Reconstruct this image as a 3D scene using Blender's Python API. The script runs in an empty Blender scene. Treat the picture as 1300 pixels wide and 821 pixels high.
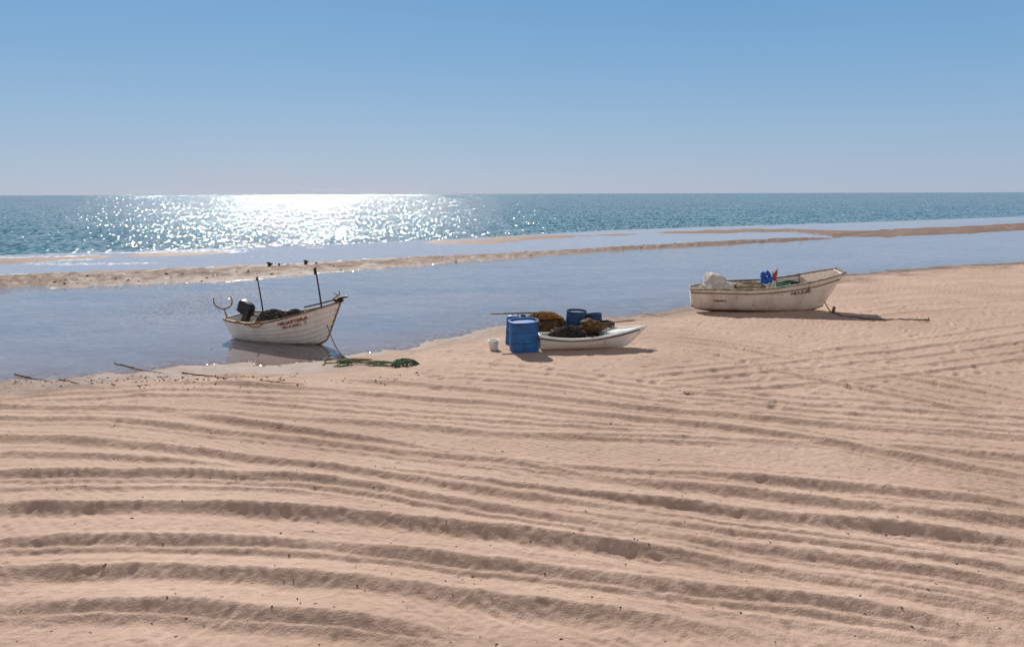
import bpy, bmesh, math, random
import numpy as np
from mathutils import Vector, Matrix, Euler
random.seed(7)
sc = bpy.context.scene
COL = sc.collection
PI = math.pi
# ------------------------------------------------------------------ camera
CAMZ = 4.3; F = 1000.0; PITCH = math.atan(164.5/F); ROLL = 0.003
R0 = Vector((1,0,0)); U0 = Vector((0, math.sin(PITCH), math.cos(PITCH))); FW = Vector((0, math.cos(PITCH), -math.sin(PITCH)))
RR = R0*math.cos(ROLL) - U0*math.sin(ROLL); UU = U0*math.cos(ROLL) + R0*math.sin(ROLL)
cam = bpy.data.cameras.new('camera'); camo = bpy.data.objects.new('camera', cam); COL.objects.link(camo)
cam.sensor_width = 36; cam.lens = F/1300*36; cam.clip_end = 60000; cam.clip_start = 0.1
camo.matrix_world = Matrix(((RR.x,UU.x,-FW.x,0),(RR.y,UU.y,-FW.y,0),(RR.z,UU.z,-FW.z,CAMZ),(0,0,0,1)))
sc.camera = camo
def P(px, py, z=0.0):
    d = RR*((px-650)/F) + UU*((410.5-py)/F) + FW
    k = (z-CAMZ)/d.z
    return Vector((d.x*k, d.y*k, z))
# ------------------------------------------------------------------ light
SAZ = math.radians(-16); SEL = math.radians(34)
S = Vector((math.sin(SAZ)*math.cos(SEL), math.cos(SAZ)*math.cos(SEL), math.sin(SEL)))
sun = bpy.data.lights.new('sun', 'SUN'); sun.energy = 4.9; sun.angle = math.radians(0.5); sun.color = (1.0, 0.95, 0.88)
suno = bpy.data.objects.new('sun', sun); COL.objects.link(suno); suno.rotation_euler = S.to_track_quat('Z','Y').to_euler()
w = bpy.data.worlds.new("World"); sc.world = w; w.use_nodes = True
nt = w.node_tree; nt.nodes.clear()
wo = nt.nodes.new('ShaderNodeOutputWorld'); bg = nt.nodes.new('ShaderNodeBackground'); sky = nt.nodes.new('ShaderNodeTexSky')
sky.sky_type = 'NISHITA'; sky.sun_disc = False; sky.sun_elevation = SEL; sky.sun_rotation = SAZ
sky.air_density = 1.0; sky.dust_density = 0.5; sky.ozone_density = 1.6
bg.inputs['Strength'].default_value = 0.06
nt.links.new(sky.outputs[0], bg.inputs[0])
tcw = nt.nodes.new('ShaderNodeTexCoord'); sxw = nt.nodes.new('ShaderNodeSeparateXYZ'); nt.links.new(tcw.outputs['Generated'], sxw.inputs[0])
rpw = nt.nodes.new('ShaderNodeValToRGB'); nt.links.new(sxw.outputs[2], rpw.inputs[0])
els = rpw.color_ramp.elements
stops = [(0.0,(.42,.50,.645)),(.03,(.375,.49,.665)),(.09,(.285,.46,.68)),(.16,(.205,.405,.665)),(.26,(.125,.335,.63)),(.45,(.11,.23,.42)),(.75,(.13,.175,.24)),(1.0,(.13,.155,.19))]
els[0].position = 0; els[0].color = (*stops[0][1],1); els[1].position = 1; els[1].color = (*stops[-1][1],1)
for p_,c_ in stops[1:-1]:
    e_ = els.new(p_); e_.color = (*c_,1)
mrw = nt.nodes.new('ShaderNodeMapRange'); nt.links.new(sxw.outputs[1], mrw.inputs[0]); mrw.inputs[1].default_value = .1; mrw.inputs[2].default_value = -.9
mcw = nt.nodes.new('ShaderNodeMix'); mcw.data_type = 'RGBA'; nt.links.new(mrw.outputs[0], mcw.inputs[0]); nt.links.new(rpw.outputs[0], mcw.inputs[6]); mcw.inputs[7].default_value = (.60,.54,.49,1)  # warm bright sky behind the camera, added to lift shaded hulls and sand
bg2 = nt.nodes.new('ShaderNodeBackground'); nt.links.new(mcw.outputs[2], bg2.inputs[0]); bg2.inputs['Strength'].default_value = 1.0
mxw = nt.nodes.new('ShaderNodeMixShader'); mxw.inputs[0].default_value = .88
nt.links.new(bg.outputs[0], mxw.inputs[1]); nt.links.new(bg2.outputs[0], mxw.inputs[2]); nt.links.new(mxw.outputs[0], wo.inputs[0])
sc.view_settings.view_transform = 'Standard'; sc.view_settings.look = 'None'; sc.view_settings.exposure = 0
# ------------------------------------------------------------------ noise
def hsh(ix, iy, seed):
    n = (ix*374761393 + iy*668265263 + seed*1442695041) & 0xffffffff
    n = ((n ^ (n >> 13))*1274126177) & 0xffffffff
    return ((n ^ (n >> 16)) & 0xffffff)/float(0xffffff)
def vn(x, y, seed=0):
    x = np.asarray(x, float); y = np.asarray(y, float)
    ix = np.floor(x).astype(np.int64); iy = np.floor(y).astype(np.int64)
    fx = x-ix; fy = y-iy
    fx = fx*fx*fx*(fx*(fx*6-15)+10); fy = fy*fy*fy*(fy*(fy*6-15)+10)
    a = hsh(ix,iy,seed); b = hsh(ix+1,iy,seed); c = hsh(ix,iy+1,seed); d = hsh(ix+1,iy+1,seed)
    return (a*(1-fx)+b*fx)*(1-fy) + (c*(1-fx)+d*fx)*fy
def fbm(x, y, o=3, seed=0):
    s = 0; a = 1; t = 0
    for k in range(o):
        s = s + a*vn(x, y, seed+k*17); t += a; a *= .5; x = x*2.03+7.1; y = y*2.03+3.7
    return s/t
def dimples(x, y, cell, r, dens, seed):
    gx = x/cell; gy = y/cell
    ix = np.floor(gx).astype(np.int64); iy = np.floor(gy).astype(np.int64)
    out = np.zeros_like(gx)
    for dx in (-1,0,1):
        for dy in (-1,0,1):
            jx = ix+dx; jy = iy+dy
            cx = jx+hsh(jx,jy,seed); cy = jy+hsh(jx,jy,seed+1)
            on = (hsh(jx,jy,seed+2) < dens)
            a = hsh(jx,jy,seed+3)*PI
            ux = (gx-cx)*cell; uy = (gy-cy)*cell
            e1 = ux*np.cos(a)+uy*np.sin(a); e2 = -ux*np.sin(a)+uy*np.cos(a)
            q = (e1/(r*1.9))**2 + (e2/r)**2
            out -= on*(np.exp(-q) - 0.35*np.exp(-(np.sqrt(q)-1.5)**2*4))
    return out
def sst(x, a, b):
    t = np.clip((x-a)/(b-a), 0, 1); return t*t*(3-2*t)
# ------------------------------------------------------------------ shorelines
def curve(pts, lo, hi):
    p = [tuple(P(a,b))[:2] for a,b in pts]
    p = lo + p + hi
    X = np.array([q[0] for q in p]); Y = np.array([q[1] for q in p])
    o = np.argsort(X); X = X[o]; Y = Y[o]
    return lambda x: np.interp(x, X, Y)
near = curve([(0,488),(60,484),(130,476),(200,470),(270,463),(340,459),(420,458),(470,450),(520,440),(560,429),(620,418),(660,410),(760,402),(840,397),(880,389),(960,371),(1060,352),(1110,344),(1200,338),(1300,332)],
             [(-300,-150),(-60,-10)], [(60,66),(400,300)])
barn = curve([(0,367),(150,361),(300,354.5),(450,343),(600,330.5),(740,321),(860,314),(1000,307),(1050,303)], [(-300,-60),(-60,22)], [(60,110),(400,420)])
barf = curve([(0,350),(200,342.5),(350,336),(500,328),(650,321),(750,315.5),(900,307),(1000,302.5),(1050,302.5)], [(-300,-50),(-60,28)], [(60,108),(400,410)])
b3n = curve([(0,334),(200,326),(400,316.5),(600,309),(700,304.5),(860,297),(1000,293.5),(1060,300),(1100,301),(1200,297),(1300,292)], [(-300,-30),(-60,40)], [(200,230),(400,425)])
b3f = curve([(0,326.5),(200,320.5),(400,313),(600,304),(700,299),(860,293),(1000,290.5),(1060,293),(1100,293),(1200,288.5),(1300,284)], [(-300,-25),(-60,46)], [(200,250),(400,430)])
sea_e = curve([(0,324),(200,318),(400,311),(600,302),(760,293),(900,288),(1100,282),(1300,275)], [(-300,-20),(-60,47)], [(200,255),(400,440)])
ZS = 0.3
tracks_px = [
 ([(-80,505),(0,508),(200,514),(420,530),(600,548),(820,556),(1050,562),(1300,580),(1400,590)], .6, .8),
 ([(-80,522),(0,524),(150,530),(330,550),(500,574),(700,594),(900,606),(1100,620),(1300,642),(1400,655)], .9, .9),
 ([(-80,545),(0,550),(150,558),(300,575),(450,600),(600,622),(850,658),(1100,695),(1400,740)], .85, .9),
 ([(-80,602),(0,600),(150,599),(300,602),(400,610),(520,630),(620,648),(850,682),(1100,716),(1400,765)], 1.2, 1.0),
 ([(-80,640),(0,641),(200,642),(380,650),(640,676),(900,712),(1200,765),(1400,800)], 1.0, .9),
 ([(-80,690),(0,688),(150,686),(300,688),(450,698),(600,714),(850,744),(1100,775),(1300,812)], 1.15, 1.0),
 ([(-80,726),(0,724),(200,722),(400,733),(600,754),(850,785),(1000,812)], .9, .9),
 ([(-80,772),(200,770),(400,785),(650,812)], 1.0, 1.0),
 ([(200,515),(450,556),(620,586),(760,606),(900,622),(1000,632),(1130,647),(1300,662),(1400,670)], 1.0, .9),
 ([(420,590),(600,614),(700,628),(850,643),(1000,660),(1150,676),(1300,692),(1400,702)], 1.15, 1.0),
 ([(560,640),(700,652),(900,674),(1050,695),(1180,712),(1300,728),(1400,740)], 1.1, .9),
 ([(700,686),(820,700),(1000,727),(1150,750),(1300,772),(1400,786)], 1.0, 1.0),
 ([(420,474),(550,486),(650,500),(850,520),(1000,535),(1150,545),(1300,556),(1400,562)], .7, .75),
 ([(150,472),(350,484),(560,506),(800,530),(1000,552),(1150,580),(1300,605),(1400,620)], .8, .85),
 ([(-60,572),(100,574),(230,584),(330,598),(450,620),(560,642)], .7, .75),
]
extra = []
for k,(pts,amp,wd) in enumerate(tracks_px):
    off = 9 if k % 2 else -10
    extra.append(([(a, b+off*(.5+(b-480)/300)) for a,b in pts], amp*.42, wd*.55))
    if k in (1,3,5,8,9,10,13): extra.append(([(a, b-off*(.75+(b-480)/260)) for a,b in pts], amp*.36, wd*.5))
    if k in (3,5,9): extra.append(([(a, b+off*(1.3+(b-480)/180)) for a,b in pts], amp*.30, wd*.5))
for j in range(7):
    o_ = j*8.5
    extra.append(([(800+j*6,414+o_*.55),(900,424+o_*.7),(1000,440+o_*.85),(1150,464+o_),(1300,490+o_*1.1),(1400,508+o_*1.15)], .36+.15*((j*7)%3), .55))
for j in range(5):
    o_ = j*11
    extra.append(([(780,474+o_*.7),(1000,450+o_*.9),(1150,432+o_),(1300,412+o_),(1400,400+o_)], .28+.1*((j*5)%3), .55))
for j in range(6):
    o_ = j*8
    extra.append(([(1040+j*5,366+o_),(1150,356+o_),(1300,346+o_*1.05),(1400,341+o_*1.1)], .22+.08*(j%3), .6))
for j in range(5):
    extra.append(([(540,452+j*7),(700,466+j*7),(850,488+j*7),(1000,503+j*8),(1150,512+j*9),(1300,522+j*9),(1400,527+j*9)], .38+.12*(j%2), .55))
for j in range(4):
    extra.append(([(250,492+j*8),(420,508+j*8),(600,526+j*7),(800,541+j*6),(1000,552+j*5)], .36+.1*(j%2), .5))
# low diagonal ruts running toward the waterline left of the boat
for j in range(3):
    extra.append(([(-60,498+j*5),(100,480+j*8),(230,478+j*9),(400,486+j*8),(520,492+j*7)], .5, .6))
tracks = []
for pts, amp, wd in tracks_px+extra:
    p = sorted([tuple(P(a,b,ZS))[:2] for a,b in pts])
    X = np.array([q[0] for q in p]); Y = np.array([q[1] for q in p])
    xi = np.linspace(X[0], X[-1], 80); yi = np.interp(xi, X, Y)
    ker = np.ones(9)/9; yp = np.convolve(np.pad(yi, 4, mode='edge'), ker, 'valid')
    tracks.append((xi, yp, amp, wd))
def H(x, y, detail=True):
    x = np.asarray(x, float); y = np.asarray(y, float)
    wob = fbm(x*.35, y*.35, 4, 3)-.5
    wf = fbm(x*1.7, y*1.7, 3, 9)-.5
    d1 = (near(x)-y)*.8 + wob*1.5 + wf*.9
    zb = np.where(d1 > 0, .32*(1-np.exp(-np.maximum(d1,0)/3.5)), np.maximum(.05*d1, -.6))
    s = np.minimum(y-barn(x), barf(x)-y)*.9 + wob*2.0 + wf*1.8 + .3
    z2 = np.where(s > 0, .15*(1-np.exp(-np.maximum(s,0)/1.8)), np.maximum(.035*s, -.6))
    pat = (fbm(x*.09+3, y*.16, 3, 13)-.5)*9*(1-sst(x,16,26))*(1-.6*(1-sst(x,-34,-24)))
    s3 = np.minimum(y-b3n(x), b3f(x)-y)*.7 + wob*3.0 + wf*1.0 + pat - 1.2 + 1.6*sst(x,-14,0) + .4*(1-sst(x,-32,-22))
    z3 = np.where(s3 > 0, .08*(1-np.exp(-np.maximum(s3,0)/1.2)), np.maximum(.03*s3, -.6))
    z = np.maximum(np.maximum(zb, z2), z3)
    if detail:
        m = sst(d1, 1.0, 3.0)
        mb = sst(s, .2, 2)
        z = z + m*((fbm(x*.7,y*.7,3,21)-.5)*.05 + (fbm(x*3.1,y*3.1,3,23)-.5)*.020 + (fbm(x*11,y*11,2,24)-.5)*.010)
        z = z + sst(d1,0,1.5)*(1-m)*(fbm(x*4,y*4,2,25)-.5)*.05
        z = z + mb*((fbm(x*1.8,y*1.8,3,27)-.5)*.24)
        wx = (fbm(x*.5, y*.4, 2, 31)-.5)*.15 + (vn(x*3.2, y*1.5, 33)-.5)*.035
        tt = np.zeros_like(z); tr = np.zeros_like(z)
        for i,(TX,TY,amp,wd) in enumerate(tracks):
            d = (y - np.interp(x, TX, TY) - wx)
            inside = sst(x, TX[0]-.3, TX[0]+1.6)*(1-sst(x, TX[-1]-1.6, TX[-1]+.3))
            mod = .64+.68*vn(x*.7+i*5.3, y*.1, 41+i)
            t1 = np.where(d < 0, np.exp(-(np.abs(d)/(.15*wd))**1.7), np.exp(-(np.abs(d)/(.33*wd))**1.25))
            a_ = amp*mod*inside
            tt = np.maximum(tt, a_*t1)
            tr = np.maximum(tr, a_*np.exp(-((d+.30*wd)/(.15*wd))**2))
        z = z + m*(.090*tt - .026*tr)
        ph = (x*1.0 + y*.62)
        z = z + m*(tt*.0042)*np.sin(ph*44 + 14*fbm(x*.9,y*.9,2,52))*fbm(x*2.2,y*2.2,2,54)*1.3
        z = z + m*(1-np.clip(tt,0,1))*.0046*np.sin((x*.75+y*.9)*38 + 14*fbm(x*.7,y*.7,2,53))*sst(fbm(x*.5,y*.5,2,55),.38,.54)
        fp = sst(fbm(x*.22+4,y*.22,2,57),.36,.54)*sst(y,12,15)
        z = z + m*.032*dimples(x, y, .56, .085, .55, 61)*fp
        z = z + m*.009*dimples(x, y, .30, .045, .45, 71)
    return z
def hz(x, y): return float(H(np.array([x]), np.array([y]))[0])
def G(px, py):
    z = .2
    for _ in range(4):
        p = P(px, py, z); z = hz(p.x, p.y)
    return Vector((p.x, p.y, z))
# ------------------------------------------------------------------ materials
def mat(name, col, rough=.6, var=.25, scale=6, metal=0, bump=0, bscale=60, col2=None, spec=.5, thr=None):
    m = bpy.data.materials.new(name); m.use_nodes = True
    n = m.node_tree.nodes; l = m.node_tree.links; b = n['Principled BSDF']
    b.inputs['Roughness'].default_value = rough; b.inputs['Metallic'].default_value = metal
    b.inputs['Specular IOR Level'].default_value = spec
    tc = n.new('ShaderNodeTexCoord'); no = n.new('ShaderNodeTexNoise'); no.inputs['Scale'].default_value = scale; no.inputs['Detail'].default_value = 6
    l.new(tc.outputs['Object'], no.inputs['Vector'])
    rp = n.new('ShaderNodeValToRGB')
    c2 = col2 if col2 else tuple(c*(1-var) for c in col)
    lo, hi = thr if thr else (.35,.65)
    rp.color_ramp.elements[0].position = lo; rp.color_ramp.elements[1].position = hi
    rp.color_ramp.elements[0].color = (*c2,1); rp.color_ramp.elements[1].color = (*col,1)
    l.new(no.outputs['Fac'], rp.inputs['Fac']); l.new(rp.outputs['Color'], b.inputs['Base Color'])
    if bump:
        n2 = n.new('ShaderNodeTexNoise'); n2.inputs['Scale'].default_value = bscale; n2.inputs['Detail'].default_value = 4
        l.new(tc.outputs['Object'], n2.inputs['Vector'])
        bp = n.new('ShaderNodeBump'); bp.inputs['Strength'].default_value = bump; bp.inputs['Distance'].default_value = .02
        l.new(n2.outputs['Fac'], bp.inputs['Height']); l.new(bp.outputs['Normal'], b.inputs['Normal'])
    return m
def mixc(n, l, fac, a, b, mode='MIX'):
    x = n.new('ShaderNodeMix'); x.data_type = 'RGBA'; x.blend_type = mode
    def s(i, v):
        if isinstance(v, bpy.types.NodeSocket): l.new(v, x.inputs[i])
        elif isinstance(v, (int,float)): x.inputs[i].default_value = v
        else: x.inputs[i].default_value = (*v,1)
    s(0, fac); s(6, a); s(7, b)
    return x.outputs[2]
def mrange(n, l, v, a, b, c=0, d=1):
    x = n.new('ShaderNodeMapRange'); l.new(v, x.inputs[0])
    for i,q in enumerate((a,b,c,d)): x.inputs[i+1].default_value = q
    return x.outputs[0]
def math_(n, l, op, a, b=None):
    x = n.new('ShaderNodeMath'); x.operation = op
    for i,v in enumerate((a,b)):
        if v is None: continue
        if isinstance(v,(int,float)): x.inputs[i].default_value = v
        else: l.new(v, x.inputs[i])
    return x.outputs[0]
def noise(n, l, vec, scale, detail=4, stretch=None, rough=.5):
    if stretch:
        mp = n.new('ShaderNodeMapping'); mp.inputs['Scale'].default_value = stretch; l.new(vec, mp.inputs['Vector']); vec = mp.outputs[0]
    t = n.new('ShaderNodeTexNoise'); t.inputs['Scale'].default_value = scale; t.inputs['Detail'].default_value = detail; t.inputs['Roughness'].default_value = rough
    l.new(vec, t.inputs['Vector']); return t
def sand_mat():
    m = bpy.data.materials.new('sand'); m.use_nodes = True; n = m.node_tree.nodes; l = m.node_tree.links; b = n['Principled BSDF']
    tc = n.new('ShaderNodeTexCoord'); v = tc.outputs['Object']
    a = noise(n,l,v,.35,5); c = noise(n,l,v,7,6); g = noise(n,l,v,160,2)
    c1 = mixc(n,l, mrange(n,l,a.outputs[0],.35,.65), (.50,.342,.262), (.60,.425,.333))
    c2 = mixc(n,l, mrange(n,l,c.outputs[0],.4,.7,0,.45), c1, (.39,.255,.19))
    c3 = mixc(n,l, mrange(n,l,g.outputs[0],.52,.72,0,.5), c2, (.26,.165,.12))
    sp = noise(n,l,v,34,2)
    c4 = mixc(n,l, mrange(n,l,sp.outputs[0],.72,.76,0,.75), c3, (.10,.06,.045))
    at = n.new('ShaderNodeAttribute'); at.attribute_name = 'wet'
    wn = noise(n,l,v,1.6,4)
    wet = math_(n,l,'MULTIPLY', at.outputs['Fac'], mrange(n,l,wn.outputs[0],.25,.6,.6,1))
    c5 = mixc(n,l, wet, c4, (.185,.11,.075))
    dk = n.new('ShaderNodeAttribute'); dk.attribute_name = 'weed'
    wn2 = noise(n,l,v,2.2,6,(.5,1,1),.65)
    wd = math_(n,l,'MULTIPLY', dk.outputs['Fac'], mrange(n,l,wn2.outputs[0],.42,.60,.45,.92))
    c6 = mixc(n,l, wd, c5, (.13,.078,.052))
    l.new(c6, b.inputs['Base Color'])
    l.new(mrange(n,l,wet,0,1,.95,.60), b.inputs['Roughness']); b.inputs['Specular IOR Level'].default_value = .16
    bp = n.new('ShaderNodeBump'); bp.inputs['Strength'].default_value = .8; bp.inputs['Distance'].default_value = .022
    h = math_(n,l,'ADD', noise(n,l,v,14,5).outputs[0], math_(n,l,'MULTIPLY', noise(n,l,v,60,3).outputs[0], .45))
    l.new(h, bp.inputs['Height']); l.new(bp.outputs[0], b.inputs['Normal'])
    return m
def water_mat(name, deep, layers, rough, foamc=(.8,.8,.8), fscale=3.0, deep2=None, dscale=.05, shallow=None, painted_sheen=None, glint=None):
    m = bpy.data.materials.new(name); m.use_nodes = True; n = m.node_tree.nodes; l = m.node_tree.links; b = n['Principled BSDF']
    tc = n.new('ShaderNodeTexCoord'); v = tc.outputs['Object']
    geo = n.new('ShaderNodeNewGeometry'); acc = geo.outputs['Normal']
    at = n.new('ShaderNodeAttribute'); at.attribute_name = 'foam_glint'
    for (sc_, st, kx, ky, det) in layers:
        t = noise(n,l,v,sc_,det,st,.6)
        sub = n.new('ShaderNodeVectorMath'); sub.operation = 'SUBTRACT'; l.new(t.outputs['Color'], sub.inputs[0]); sub.inputs[1].default_value = (.5,.5,.5)
        mul = n.new('ShaderNodeVectorMath'); mul.operation = 'MULTIPLY'; l.new(sub.outputs[0], mul.inputs[0]); mul.inputs[1].default_value = (kx,ky,0)
        add = n.new('ShaderNodeVectorMath'); add.operation = 'ADD'; l.new(acc, add.inputs[0]); l.new(mul.outputs[0], add.inputs[1]); acc = add.outputs[0]
    if glint:
        t = noise(n,l,v,glint[0],2,(1,.5,1),.6)
        sub = n.new('ShaderNodeVectorMath'); sub.operation = 'SUBTRACT'; l.new(t.outputs['Color'], sub.inputs[0]); sub.inputs[1].default_value = (.5,.5,.5)
        mul = n.new('ShaderNodeVectorMath'); mul.operation = 'MULTIPLY'; l.new(sub.outputs[0], mul.inputs[0]); mul.inputs[1].default_value = (glint[1],glint[1],0)
        ga = n.new('ShaderNodeAttribute'); ga.attribute_name = 'glint'
        sca = n.new('ShaderNodeVectorMath'); sca.operation = 'SCALE'; l.new(mul.outputs[0], sca.inputs[0]); l.new(ga.outputs['Fac'], sca.inputs['Scale'])
        add = n.new('ShaderNodeVectorMath'); add.operation = 'ADD'; l.new(acc, add.inputs[0]); l.new(sca.outputs[0], add.inputs[1]); acc = add.outputs[0]
    nm = n.new('ShaderNodeVectorMath'); nm.operation = 'NORMALIZE'; l.new(acc, nm.inputs[0])
    l.new(nm.outputs[0], b.inputs['Normal'])
    big = noise(n,l,v,dscale,5,(1,2.2,1))
    base = mixc(n,l, mrange(n,l,big.outputs[0],.38,.62), deep, deep2 or deep)
    if shallow:
        sh = n.new('ShaderNodeAttribute'); sh.attribute_name = 'shallow'
        base = mixc(n,l, sh.outputs['Fac'], base, shallow)
    if painted_sheen:
        sh = n.new('ShaderNodeAttribute'); sh.attribute_name = 'painted_sheen'
        base = mixc(n,l, sh.outputs['Fac'], base, painted_sheen)
    f1 = noise(n,l,v,fscale,6,(.6,1,1),.65)
    fac = mrange(n,l, math_(n,l,'ADD', math_(n,l,'MULTIPLY', at.outputs['Fac'], .55), f1.outputs[0]), .82, .92)
    c = mixc(n,l, fac, base, foamc)
    l.new(c, b.inputs['Base Color']); l.new(mrange(n,l,fac,0,1,rough,.7), b.inputs['Roughness'])
    b.inputs['IOR'].default_value = 1.33
    return m
M = {}
M['sand'] = sand_mat()
M['sea'] = water_mat('sea_water', (.006,.115,.13), [(4.2,(1,.26,1),1.35,1.55,0),(.6,(1,.35,1),.40,.45,1)], .085, deep2=(.010,.145,.155), fscale=1.5, dscale=.02)
M['lagoon'] = water_mat('lagoon_water', (.31,.27,.29), [(2.6,(.45,1,1),.12,.12,3),(9,(.6,1,1),.16,.16,3),(.4,(.6,1,1),.03,.03,3)], .09, deep2=(.235,.225,.255), fscale=3.6, dscale=.12, shallow=(.24,.155,.12), painted_sheen=(.46,.42,.48), glint=(10,2.4))
def paint_mat(name, white, stain=(.30,.17,.09), amount=.5, low=(.22,.16,.11), lowz=.18):
    m = bpy.data.materials.new(name); m.use_nodes = True; n = m.node_tree.nodes; l = m.node_tree.links; b = n['Principled BSDF']
    tc = n.new('ShaderNodeTexCoord'); v = tc.outputs['Object']
    a = noise(n,l,v,1.6,6,(1.2,1.2,.35)); c = noise(n,l,v,14,5,(1,1,.25)); e = noise(n,l,v,4,6)
    c1 = mixc(n,l, mrange(n,l,a.outputs[0],.48,.78,0,amount), white, stain)
    c2 = mixc(n,l, mrange(n,l,c.outputs[0],.60,.72,0,min(1,amount*1.2)), c1, tuple(q*.7 for q in stain))
    sx = n.new('ShaderNodeSeparateXYZ'); l.new(v, sx.inputs[0])
    z = math_(n,l,'ADD', sx.outputs[2], math_(n,l,'MULTIPLY', e.outputs[0], .18))
    c3 = mixc(n,l, mrange(n,l,z,lowz+.10,lowz+.02,0,.75), c2, low)
    l.new(c3, b.inputs['Base Color']); b.inputs['Roughness'].default_value = .5
    bp = n.new('ShaderNodeBump'); bp.inputs['Strength'].default_value = .25; bp.inputs['Distance'].default_value = .01
    l.new(e.outputs[0], bp.inputs['Height']); l.new(bp.outputs[0], b.inputs['Normal'])
    return m
M['hullA'] = paint_mat('white_clinker_paint', (.94,.92,.88), amount=.28)
M['hullC'] = paint_mat('weathered_cream_paint', (.94,.91,.85), amount=.55, lowz=.16, low=(.26,.15,.085))
M['hullB'] = paint_mat('worn_white_paint', (.94,.93,.91), amount=.12, lowz=-.1)
M['inside'] = mat('dirty_grey_paint', (.52,.47,.41), .7, col2=(.26,.19,.14), scale=5, bump=.2)
M['wood'] = mat('weathered_wood', (.22,.14,.085), .8, .5, 9, bump=.4)
M['rail'] = mat('rust_brown_rail', (.16,.085,.045), .7, .5, 12, col2=(.34,.24,.17))
M['railC'] = mat('grey_rail', (.40,.35,.29), .7, .5, 8, col2=(.12,.08,.05))
M['palepole'] = mat('pale_metal_tube', (.42,.36,.30), .6, .5, 8, col2=(.20,.13,.09))
M['white'] = mat('white_plastic', (.8,.8,.78), .5, .2, 8)
M['black'] = mat('black_plastic', (.02,.022,.028), .4, .4, 8)
M['darkpole'] = mat('dark_pole', (.05,.032,.026), .6, .4, 20)
M['blue'] = mat('blue_plastic', (.010,.15,.45), .5, .4, 4, bump=.2, bscale=14, col2=(.012,.08,.24))
M['bluedark'] = mat('dark_blue_plastic', (.012,.08,.22), .5, .4, 5, col2=(.015,.04,.095))
M['bluebright'] = mat('bright_blue_cloth', (.01,.12,.60), .7, .5, 8, bump=.5, bscale=25)
M['net'] = mat('brown_net_cord', (.26,.14,.06), .9, .6, 12, bump=.6, col2=(.07,.04,.022))
M['netdark'] = mat('black_net_cord', (.05,.038,.035), .9, .4, 12, bump=.6)
M['orange'] = mat('orange_rope_fibre', (.46,.22,.05), .9, .4, 20)
M['green'] = mat('green_rope_fibre', (.09,.17,.08), .9, .5, 20)
M['ropey'] = mat('pale_rope_fibre', (.34,.27,.16), .9, .5, 20)
M['red'] = mat('red_plastic', (.65,.03,.015), .5, .3, 8)
M['cover'] = mat('pale_canvas', (.66,.62,.56), .9, .3, 6, bump=.5, bscale=10)
M['galv'] = mat('rusty_iron', (.12,.075,.05), .75, .5, 15)
M['letter'] = mat('dark_red_lettering', (.36,.015,.01), .6, .25, 10)
M['letterg'] = mat('dark_green_lettering', (.03,.05,.04), .6, .3, 10, col2=(.12,.10,.08))
M['greenp'] = mat('green_plastic', (.02,.20,.11), .55, .4, 10)
M['weed'] = mat('dried_seaweed', (.06,.035,.025), .9, .5, 10)
# ------------------------------------------------------------------ object helpers
def tag(o, label=None, cat=None, group=None, kind=None):
    if label: o['label'] = label
    if cat: o['category'] = cat
    if group: o['group'] = group
    if kind: o['kind'] = kind
    return o
def empty(name, Mx, label, cat, group=None):
    o = bpy.data.objects.new(name, None); COL.objects.link(o); o.matrix_world = Mx; o.empty_display_size = .2
    return tag(o, label, cat, group)
def obj(name, bm, m, parent=None, Mx=None, smooth=True, bevel=0):
    bmesh.ops.remove_doubles(bm, verts=bm.verts, dist=1e-5)
    bmesh.ops.recalc_face_normals(bm, faces=bm.faces)
    me = bpy.data.meshes.new(name); bm.to_mesh(me); bm.free()
    if smooth:
        for p in me.polygons: p.use_smooth = True
        try: me.set_sharp_from_angle(angle=math.radians(38))
        except Exception: pass
    me.materials.append(M[m])
    o = bpy.data.objects.new(name, me); COL.objects.link(o)
    if parent: o.parent = parent
    if Mx is not None: o.matrix_world = Mx
    if bevel:
        b = o.modifiers.new('bevel','BEVEL'); b.width = bevel; b.segments = 2
    return o
def grid_obj(name, X, Y, Z, m, attrs={}):
    r, c = X.shape
    me = bpy.data.meshes.new(name)
    co = np.stack([X,Y,Z],-1).reshape(-1).astype(np.float32)
    me.vertices.add(r*c); me.vertices.foreach_set('co', co)
    idx = np.arange(r*c).reshape(r,c)
    q = np.stack([idx[:-1,:-1], idx[:-1,1:], idx[1:,1:], idx[1:,:-1]], -1).reshape(-1)
    nf = (r-1)*(c-1)
    me.loops.add(nf*4); me.loops.foreach_set('vertex_index', q.astype(np.int32))
    me.polygons.add(nf); me.polygons.foreach_set('loop_start', (np.arange(nf)*4).astype(np.int32))
    me.polygons.foreach_set('use_smooth', np.ones(nf, bool))
    me.update(calc_edges=True); me.validate()
    for k,a in attrs.items():
        at = me.attributes.new(k, 'FLOAT', 'POINT'); at.data.foreach_set('value', a.reshape(-1).astype(np.float32))
    me.materials.append(M[m])
    o = bpy.data.objects.new(name, me); COL.objects.link(o); o['kind'] = 'structure'
    return o
def patch(bm, rows, close=False):
    vs = [[bm.verts.new(p) for p in r] for r in rows]
    for i in range(len(vs)-1):
        n = len(vs[i]); rg = range(n) if close else range(n-1)
        for j in rg:
            a,b,c,d = vs[i][j], vs[i][(j+1)%n], vs[i+1][(j+1)%n], vs[i+1][j]
            try: bm.faces.new((a,b,c,d))
            except ValueError: pass
    return vs
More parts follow.
